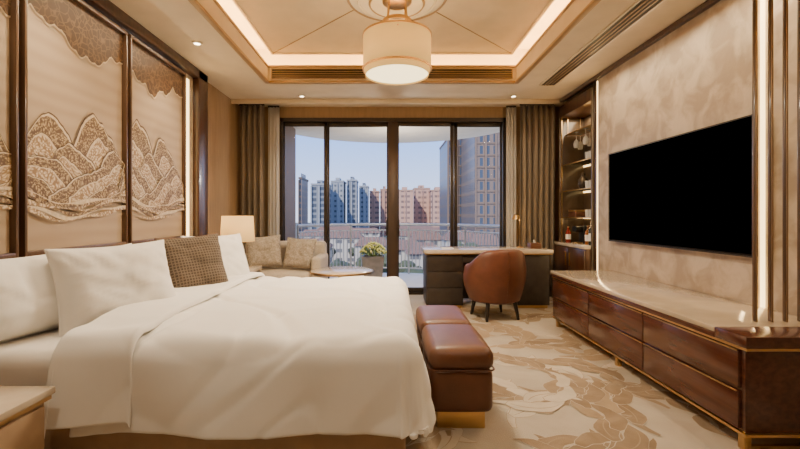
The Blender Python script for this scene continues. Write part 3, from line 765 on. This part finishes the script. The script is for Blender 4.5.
# display niche
t = thing('display_cabinet', (2.66,5.62,0), 'tall walnut display cabinet with glass shelves beside the right curtain', 'cabinet')
y0, y1 = 5.11, 6.10
m_niche = M('smoked_bronze_panel', (.10,.066,.042), .3, col2=(.07,.045,.027), scale=4, coat=.4)
MB().box(XW+.33,XR-.002,y0,y1,0,ZC-.1).build('back_panel', m_niche, t)
MB().box(XW-.02,XW+.33,y0,y0+.03,0,ZC-.1,.003).build('side_panel', m_niche, t); MB().box(XW-.02,XW+.33,y1-.03,y1,0,ZC-.1,.003).build('side_panel', m_niche, t)
MB().box(XW-.02,XW+.33,y0+.03,y1-.03,2.62,ZC-.1,.003).build('top_panel', m_wood, t)
MB().box(XW-.1,XW+.33,y0+.03,y1-.03,.80,.84,.004).build('counter', m_stone2, t)
MB().box(XW-.08,XW+.33,y0+.03,y1-.03,.06,.80,.004).build('lower_body', m_wood, t)
for k in range(2):
    ya = y0+.04+k*.46; d = MB().box(XW-.1,XW-.08,ya,ya+.45,.08,.78,.003).build('door', m_wood, t)
    MB().box(XW-.115,XW-.1,ya+(.39 if k == 0 else .05),ya+(.40 if k == 0 else .06),.55,.72,.002).build('handle', m_gold, d)
SH = (1.18,1.55,1.92)
for z in SH:
    s_ = MB().box(XW+.01,XW+.33,y0+.03,y1-.03,z,z+.010).build('shelf', m_glass2, t)
    MB().box(XW,XW+.010,y0+.03,y1-.03,z-.003,z+.012,.002).build('shelf_edge', m_gold, s_)
    MB().box(XW+.31,XW+.328,y0+.05,y1-.05,z-.012,z-.002).build('shelf_light', m_led, s_)
MB().box(XW+.05,XW+.29,y0+.05,y1-.05,2.36,2.372,.003).build('glass_rack', m_gold, t)
for x in (XW+.08, XW+.26):
    for y in (y0+.06, y1-.07): MB().box(x,x+.008,y,y+.008,2.372,2.62).build('rack_rod', m_gold, t)
for y in (y0+.045, y1-.055): MB().box(XW,XW+.01,y,y+.01,.84,2.62).build('upright', m_gold, t)
area('niche_fill', (XW+.17, 5.6, 2.60), (0,0,0), .2, .8, 8, (1,.78,.5))  # fill added under the niche top to brighten its inside
point('niche_fill_low', (XW+.05, 5.6, 1.12), 1.2, .03)  # bare fill light added for the lower niche
point('niche_fill_mid', (XW+.05, 5.6, 1.8), 1.0, .03)  # bare fill light added between the shelves
wg = thing('wine_glass', (0,0,0), 'clear wine glass hanging upside down from brass rack', 'glass', 'wine glasses hanging in the display cabinet')
m_wglass = M('bright_glass', (.85,.85,.82), .08, coat=.5, trans=.35)
MB().lathe([(.035,.0),(.035,.002),(.004,-.008),(.004,-.09),(.03,-.12),(.04,-.16),(.032,-.21),(.030,-.21),(.037,-.16),(.028,-.123),(0,-.1)],0,0,0,20).build('bowl', m_wglass, wg)
for k in range(6):
    loc = (XW+.10+.12*(k % 2), 5.24+.14*k, 2.358)
    if k == 0: wg.location = loc
    else: dup(wg, loc)
def bottle(x, y, z, mat, h, label):
    t = thing('bottle', (x,y,z), label, 'bottle', 'bottles in the display cabinet')
    MB().lathe([(0,0),(.034,0),(.036,.01),(.036,h*.6),(.03,h*.68),(.012,h*.76),(.012,h*.93),(0,h*.93)],x,y,z,20).build('body', mat, t)
    MB().lathe([(.014,h*.92),(.014,h),(0,h)],x,y,z,14).build('cap', m_gold, t)
    MB().lathe([(.0365,h*.18),(.0365,h*.5)],x,y,z,20).build('sticker', m_pillow, t)
m_wine = M('dark_bottle_glass', (.02,.03,.015), .08, coat=.5); m_amber = M('amber_glass', (.28,.09,.02), .08, coat=.5); m_red = M('red_glass', (.25,.02,.015), .1, coat=.5)
bottle(XW+.05,5.26,.84,m_wine,.30,'dark wine bottle on the counter nearest the television')
bottle(XW+.07,5.40,.84,m_amber,.25,'amber bottle on the counter of display cabinet')
bottle(XW+.05,5.94,.84,m_red,.22,'short red bottle on the counter at curtain end')
t = thing('coffee_machine', (XW+.12,5.66,.84), 'small black coffee machine on the cabinet counter', 'coffee machine')
MB().box(XW+.1,XW+.26,5.58,5.74,.84,1.08,.02,3).build('body', m_bez, t); MB().box(XW-.0,XW+.1,5.6,5.72,.99,1.07,.015,3).build('brew_head', m_bez, t); MB().box(XW-.0,XW+.1,5.6,5.72,.84,.855,.004).build('drip_tray', m_gold, t)
tm = thing('tumbler', (0,0,0), 'clear glass tumbler standing on a glass shelf', 'glass', 'tumblers in the display cabinet')
MB().lathe([(0,0),(.03,0),(.036,.1),(.033,.1),(.028,.008),(0,.008)],0,0,0,20).build('body', m_wglass, tm)
first = True
for z in SH:
    for k in range(3):
        loc = (XW+.08, 5.22+.10*k, z+.011)
        if first: tm.location = loc; first = False
        else: dup(tm, loc)
def box_item(y0_, y1_, z, h, mat, label):
    t = thing('decor_box', (XW+.15,(y0_+y1_)/2,z), label, 'box', 'boxes in the display cabinet')
    MB().box(XW+.07,XW+.23,y0_,y1_,z,z+h*.75,.004).build('body', mat, t); MB().box(XW+.066,XW+.234,y0_-.003,y1_+.003,z+h*.75,z+h,.004).build('lid', m_gold, t)
box_item(5.75,5.98,SH[0]+.011,.1,m_brown,'brown box with brass lid on lowest glass shelf')
v = thing('vase', (XW+.15,5.7,SH[1]+.011), 'small dark bronze vase on the middle glass shelf', 'vase')
MB().lathe([(0,0),(.04,0),(.07,.07),(.06,.14),(.025,.19),(.03,.22),(.024,.22),(.02,.19),(0,.18)],XW+.15,5.7,SH[1]+.011,28).build('body', m_bronze, v)

# ------------------------------------------------------------------ pendant
px_, py_ = .08, 3.72
t = thing('ceiling_medallion', (px_,3.84,3.13), 'round cream stepped ceiling medallion with tan rings', 'ceiling medallion')
MB().lathe([(0,3.135),(.235,3.135),(.245,3.145),(.245,3.165),(.34,3.165),(.35,3.175),(.35,3.195),(.435,3.195),(.45,3.205),(.45,3.30)],px_,3.84,0,72).build('disc', m_med, t)
MB().lathe([(.435,3.193),(.452,3.186),(.464,3.20),(.455,3.22)],px_,3.84,0,72).build('outer_ring', m_mould, t)
MB().lathe([(.345,3.166),(.354,3.160),(.364,3.175),(.356,3.19)],px_,3.84,0,72).build('middle_ring', m_med, t)
MB().lathe([(.238,3.136),(.248,3.130),(.258,3.145),(.25,3.16)],px_,3.84,0,72).build('inner_ring', m_mould, t)
D = .05
t = thing('pendant_light', (px_,py_,2.45), 'glowing amber drum pendant light hanging from the ceiling medallion', 'ceiling light')
MB().lathe([(0,3.135),(.13,3.135),(.13,3.10),(.10,3.08),(0,3.08)],px_,py_,0,32).build('canopy', m_gold, t)
for dx, dy in ((-.1,-.1),(.1,-.1),(-.1,.1),(.1,.1)): MB().tube([(px_+dx*.7,py_+dy*.7,3.09),(px_+dx,py_+dy,2.72+D)],.007,8).build('rod', m_gold, t)
MB().lathe([(.13,2.86+D),(.13,2.89+D),(.125,2.89+D),(.125,2.86+D),(.13,2.86+D)],px_,py_,0,32).build('upper_collar', m_gold, t)
R = .30
o = MB().lathe([(R,2.455+D),(R,2.755+D)],px_,py_,0,64).build('outer_shade', m_shadeP, t); md = o.modifiers.new('s','SOLIDIFY'); md.thickness = .004
o = MB().lathe([(.28,2.405+D),(.28,2.50+D)],px_,py_,0,64).build('inner_shade', m_shadeP, t); md = o.modifiers.new('s','SOLIDIFY'); md.thickness = .004
MB().lathe([(0,2.405+D),(.24,2.41+D),(.275,2.42+D),(.275,2.425+D),(0,2.425+D)],px_,py_,0,64).build('diffuser', m_diff, t)
MB().lathe([(R-.004,2.450+D),(R+.005,2.450+D),(R+.005,2.464+D),(R-.004,2.464+D),(R-.004,2.450+D)],px_,py_,0,64).build('lower_band', m_gold, t)
MB().lathe([(R-.004,2.746+D),(R+.005,2.746+D),(R+.005,2.760+D),(R-.004,2.760+D),(R-.004,2.746+D)],px_,py_,0,64).build('upper_band', m_gold, t)
f = MB()
for a in (0, PI/2): f.tube([(px_-R*math.cos(a),py_-R*math.sin(a),2.72+D),(px_+R*math.cos(a),py_+R*math.sin(a),2.72+D)],.006,6)
f.build('spider_frame', m_gold, t)
area('pendant_down', (px_,py_,2.44), (0,0,0), .5, .5, 76, (1,.82,.58), 'DISK')
point('pendant_core', (px_,py_,2.67), 7, .08, (1,.72,.34))

# ------------------------------------------------------------------ balcony
BC = (.075, 6.6); BA, BB = 1.98, 2.3
def ell(n, a=BA, b=BB, a0=0, a1=PI): return [(BC[0]+a*math.cos(a0+(a1-a0)*i/n), BC[1]+b*math.sin(a0+(a1-a0)*i/n)) for i in range(n+1)]
def slab(z0, z1, a, b, name, mat, label):
    E = ell(48, a, b); mb = MB(); mb.poly([(x,y,z0) for x,y in E][::-1]); mb.poly([(x,y,z1) for x,y in E])
    mb.grid([[(x,y,z0),(x,y,z1)] for x,y in E+[E[0]]]); return struct(mb.build(name, mat), label)
slab(-.2, -.02, BA+.12, BB+.12, 'floor_balcony', m_ext, 'curved balcony floor beyond the glass doors')
slab(2.76, 3.1, BA+.35, BB+.1, 'ceiling_balcony', m_ext, 'curved underside of the balcony above')
point('balcony_lamp', (.1, 7.4, 2.0), 60, .1, (1,.84,.64))  # fill light added to brighten the balcony soffit; no lamp hangs here
struct(MB().box(-1.95,-1.66,6.6,7.55,-.2,2.76).build('wall_balcony_left', m_extb), 'brown exterior wall at left of balcony')
struct(MB().box(1.83,2.3,6.6,6.75,-.2,2.76).build('wall_balcony_right', m_extb), 'brown exterior wall at right of balcony')
rl = thing('balcony_railing', (BC[0],BC[1]+BB,0), 'curved pale metal railing with upright bars round the balcony', 'railing')
A0, A1 = math.radians(8), math.radians(151)
E = ell(60, BA, BB, A0, A1)
MB().tube([(x,y,1.02) for x,y in E], .03, 8).build('top_rail', m_rail, rl)
MB().tube([(x,y,.90) for x,y in E], .014, 6).build('middle_rail', m_rail, rl)
MB().tube([(x,y,.10) for x,y in E], .018, 6).build('bottom_rail', m_rail, rl)
bal = None
for i, (x, y) in enumerate(ell(64, BA, BB, A0, A1)):
    if bal is None:
        mb = MB().tube([(0,0,.1),(0,0,.9)], .009, 6); me = bpy.data.meshes.new('baluster'); mb.bm.to_mesh(me); mb.bm.free(); me.materials.append(m_rail); bal = me
        mb = MB().box(-.02,.02,-.02,.02,-.02,1.02,.003); me2 = bpy.data.meshes.new('post'); mb.bm.to_mesh(me2); mb.bm.free(); me2.materials.append(m_rail)
    o = bpy.data.objects.new('post' if i % 16 == 0 else 'baluster', me2 if i % 16 == 0 else bal); C.objects.link(o); o.parent = rl
    o.location = Vector((x,y,0))-rl.location
t = thing('flower_planter', (-.27,7.75,-.02), 'square grey planter of yellow green flowers on the balcony', 'plant')
t0 = MB(); t0.grid([[(-.27+s_*cx_,7.75+s_*cy_,z) for s_, z in ((.155,-.02),(.20,.44),(.205,.47),(.17,.47),(.16,.40))] for cx_,cy_ in ((-1,-1),(1,-1),(1,1),(-1,1),(-1,-1))])
t0.poly([(-.43,7.59,.42),(-.11,7.59,.42),(-.11,7.91,.42),(-.43,7.91,.42)])
t0.build('pot', m_grey, t)
f = MB(); g = MB()
for k in range(300):
    a = random.uniform(0,2*PI); r = .24*math.sqrt(random.random()); h = .47+.21*(1-(r/.27)**2)*random.uniform(.5,1)
    x, y = -.27+r*math.cos(a), 7.75+r*math.sin(a)
    s_ = .035; d1 = Vector((random.uniform(-1,1),random.uniform(-1,1),random.uniform(-.2,.8))).normalized()*s_; d2 = d1.cross(Vector((.3,.2,1))).normalized()*s_*.4
    p0 = Vector((x,y,h)); f.poly([p0-d1, p0+d2, p0+d1, p0-d2])
for k in range(16):
    a = k*2*PI/16; f.tube([(-.27,7.75,.42),(-.27+.12*math.cos(a),7.75+.12*math.sin(a),.55)],.006,5)
f.build('foliage', m_leafg, t)
for k in range(120):
    a = random.uniform(0,2*PI); r = .25*math.sqrt(random.random()); h = .50+.21*(1-(r/.27)**2)
    g.blob((-.27+r*math.cos(a), 7.75+r*math.sin(a), h), .022, 1, .1, k)
o = g.build('blossoms', m_flower, t); o['kind'] = 'stuff'

# ------------------------------------------------------------------ city
GZ = -15
struct(MB().box(-400,400,12,900,GZ-1,GZ).build('ground', m_ground), 'city ground far below the balcony')
def X(px, Y): return (px-388)*Y/420
def Z(py, Y): return 1.22+(215-py)*Y/420
f_blue = facade('blue_grey_facade', (.22,.235,.26), (.075,.095,.13), 5, 3.4, .07)
f_pale = facade('pale_grey_facade', (.33,.345,.365), (.12,.145,.18), 4, 3.4, .1)
f_tan = facade('tan_facade', (.48,.27,.19), (.20,.13,.11), 5, 4, .12)
f_org = facade('orange_facade', (.54,.315,.225), (.25,.16,.13), 4.4, 4, .115)
f_dark = facade('dark_glass_facade', (.13,.10,.085), (.07,.10,.16), 2.4, 3.2, .045, .3)
f_dark2 = facade('brown_glass_facade', (.22,.155,.12), (.07,.095,.14), 1.8, 3.2, .05, .3)
m_pier = M('tan_brown_pier', (.22,.15,.11), .7)
m_para = M('grey_parapet', (.33,.34,.355), .8)
m_para2 = M('tan_parapet', (.46,.28,.20), .8)
def building(p0, p1, py, Y, mat, label, depth=18, cap=None, mg=.9):
    x0, x1, z1 = X(p0,Y)+mg, X(p1,Y)-mg, Z(py,Y)
    t = thing('tower_block', ((x0+x1)/2, Y+depth/2, GZ), label, 'building')
    MB().box(x0,x1,Y,Y+depth,GZ,z1).build('facade', mat, t)
    MB().box(x0-.4,x1+.4,Y-.4,Y+depth,z1,z1+1.0).build('parapet', cap or m_para, t)
    wd = x1-x0
    MB().box(x0+wd*.3,x0+wd*.65,Y+3,Y+depth-4,z1+1,z1+3.2).build('roof_house', mat, t)
    n = max(2, int(wd/7))
    for k in range(n+1):
        x = x0+wd*k/n; MB().box(x-.4,x+.4,Y-1.1,Y,GZ,z1-.5).build('pier', mat if cap else m_para, t)
    return t
building(297.5,303,179,215,f_dark2,'slim brown tower at far left of the skyline',cap=m_extb)
building(310,328.5,185,256,f_blue,'blue grey tower block, leftmost broad block in the skyline')
building(330,344.5,182,278,f_pale,'pale grey tower with grey parapet left of the planter')
building(346,357.5,181,283,f_blue,'darker blue grey tower left of middle skyline')
building(358.5,369,187,306,f_pale,'short pale grey tower next to the tan block')
building(369.5,379.5,192,327,f_tan,'narrow tan apartment block above the planter',cap=m_para2,mg=.5)
building(380,389,190,327,f_tan,'narrow tan apartment block beside the door frame',cap=m_para2,mg=.5)
building(397,413.5,191,310,f_org,'orange apartment block right of the middle door frame',cap=m_para2,mg=.5)
building(413.7,430.5,189,330,f_org,'orange apartment block in the middle of right window',cap=m_para2,mg=.5)
building(430.7,447,191,310,f_org,'orange apartment block beside the dark glass tower',cap=m_para2,mg=.5)
def bigtower(p0,p1,py,Y,mat,label,depth=22):
    x0, x1, z1 = X(p0,Y), X(p1,Y), Z(py,Y)
    t = thing('glass_tower', ((x0+x1)/2, Y+depth/2, GZ), label, 'building', 'dark glass towers')
    MB().box(x0,x1,Y,Y+depth,GZ,z1).build('facade', mat, t)
    MB().box(x0-.15,x1+.15,Y-.2,Y+depth,z1,z1+.6).build('parapet', m_pier, t)
    z = GZ+3.2
    while z < z1-1:
        MB().box(x0-.12,x1+.12,Y-.25,Y,z,z+.35).build('floor_band', m_pier, t); z += 3.2
    for k in range(4):
        x = x0+(x1-x0)*k/3; MB().box(x-.25,x+.25,Y-.45,Y,GZ,z1).build('pier', m_pier, t)
bigtower(448,475,139,136,f_dark,'dark blue glass tower with brown piers, left half of the pair')
bigtower(475.5,506,126,112,f_dark2,'brown and glass tower beside the right door frame')
occ = [(X(476,112)-1, X(506,112)+1, 110, 136), (X(448,136)-1, X(475,136)+1, 134, 160)]
def free(x0, x1, y0, y1):
    if any(x0 < b and x1 > a and y0 < d and y1 > c_ for a, b, c_, d in occ): return False
    occ.append((x0, x1, y0, y1)); return True
def house(p, py, Y, w_, label):
    x = X(p, Y)
    if not free(x-w_/2-.6, x+w_/2+.6, Y-.6, Y+8.6): return
    t = thing('low_house', (x, Y, GZ), label, 'house', 'low tile-roofed houses below the balcony')
    h = Z(py, Y)-GZ
    MB().box(x-w_/2,x+w_/2,Y,Y+8,GZ,GZ+h).build('wall', m_hwall, t)
    r = MB(); z = GZ+h; a = w_/2+.5
    r.poly([(x-a,Y-.5,z),(x+a,Y-.5,z),(x+a-2,Y+4,z+2.2),(x-a+2,Y+4,z+2.2)]); r.poly([(x+a,Y+8.5,z),(x-a,Y+8.5,z),(x-a+2,Y+4,z+2.2),(x+a-2,Y+4,z+2.2)])
    r.poly([(x-a,Y-.5,z),(x-a+2,Y+4,z+2.2),(x-a,Y+8.5,z)]); r.poly([(x+a,Y-.5,z),(x+a,Y+8.5,z),(x+a-2,Y+4,z+2.2)]); r.build('roof', m_roof, t)
hl = 'low pale house with brown tiled roof below the balcony railing'
for p, py, Y, w_ in ((318,236,152,14),(345,238,138,11),(362,233,190,16),(408,236,150,14),(428,240,130,10),(440,232,200,20),(463,240,100,8),(335,230,215,18),(415,229,230,20),(488,245,90,7),(310,248,105,9),(335,250,100,8),(372,246,112,9),(405,250,98,8),(425,254,88,7),(448,252,86,6)):
    house(p, py, Y, w_, hl)
k = 0
for _ in range(400):
    if k >= 26: break
    p = random.choice((random.uniform(300,385), random.uniform(398,500))); py = random.uniform(242,264); Y = random.uniform(60,135); r = random.uniform(1.6,2.8)
    x = X(p, Y)
    if not free(x-r*1.25, x+r*1.25, Y-r*1.25, Y+r*1.25): continue
    k += 1; t = thing('tree', (x,Y,GZ), 'dark green city tree below the balcony railing', 'tree', 'city trees below the balcony')
    zt = Z(py, Y); f = MB()
    for q in range(5): f.blob((x+random.uniform(-.4,.4)*r, Y+random.uniform(-.4,.4)*r, zt-r+random.uniform(-.4,.4)*r), r*random.uniform(.5,.75), 2, .3, k*7+q)
    f.build('crown', m_tree, t); MB().tube([(x,Y,GZ),(x,Y,zt-r)], [.4,.2], 8).build('trunk', m_trunk, t)

# ------------------------------------------------------------------ sky and sun
W = bpy.data.worlds.new('sky'); S.world = W; W.use_nodes = True; n = W.node_tree.nodes; l = W.node_tree.links
tc = n.new('ShaderNodeTexCoord'); sp = n.new('ShaderNodeSeparateXYZ'); l.new(tc.outputs['Generated'], sp.inputs[0])
cr = n.new('ShaderNodeValToRGB'); e = cr.color_ramp.elements
e[0].position = 0; e[0].color = (.60,.66,.82,1); e[1].position = .5; e[1].color = (.16,.32,.78,1)
x_ = e.new(.18); x_.color = (.27,.45,.90,1)
l.new(sp.outputs[2], cr.inputs[0]); l.new(cr.outputs[0], n['Background'].inputs[0]); n['Background'].inputs[1].default_value = 2.5
d = bpy.data.lights.new('sun', 'SUN'); d.energy = 5.5; d.color = (1,.90,.76); d.angle = .01
o = bpy.data.objects.new('sun', d); C.objects.link(o); o.rotation_euler = (math.radians(52), 0, math.radians(-30))
# camera
cd = bpy.data.cameras.new('camera'); cd.sensor_width = 36; cd.lens = 420/800*36; cd.shift_x = 12/800; cd.shift_y = -9.5/800; cd.clip_start = .05; cd.clip_end = 2000
co = bpy.data.objects.new('camera', cd); C.objects.link(co); co.location = (0,0,1.22); co.rotation_euler = (PI/2,0,0); S.camera = co
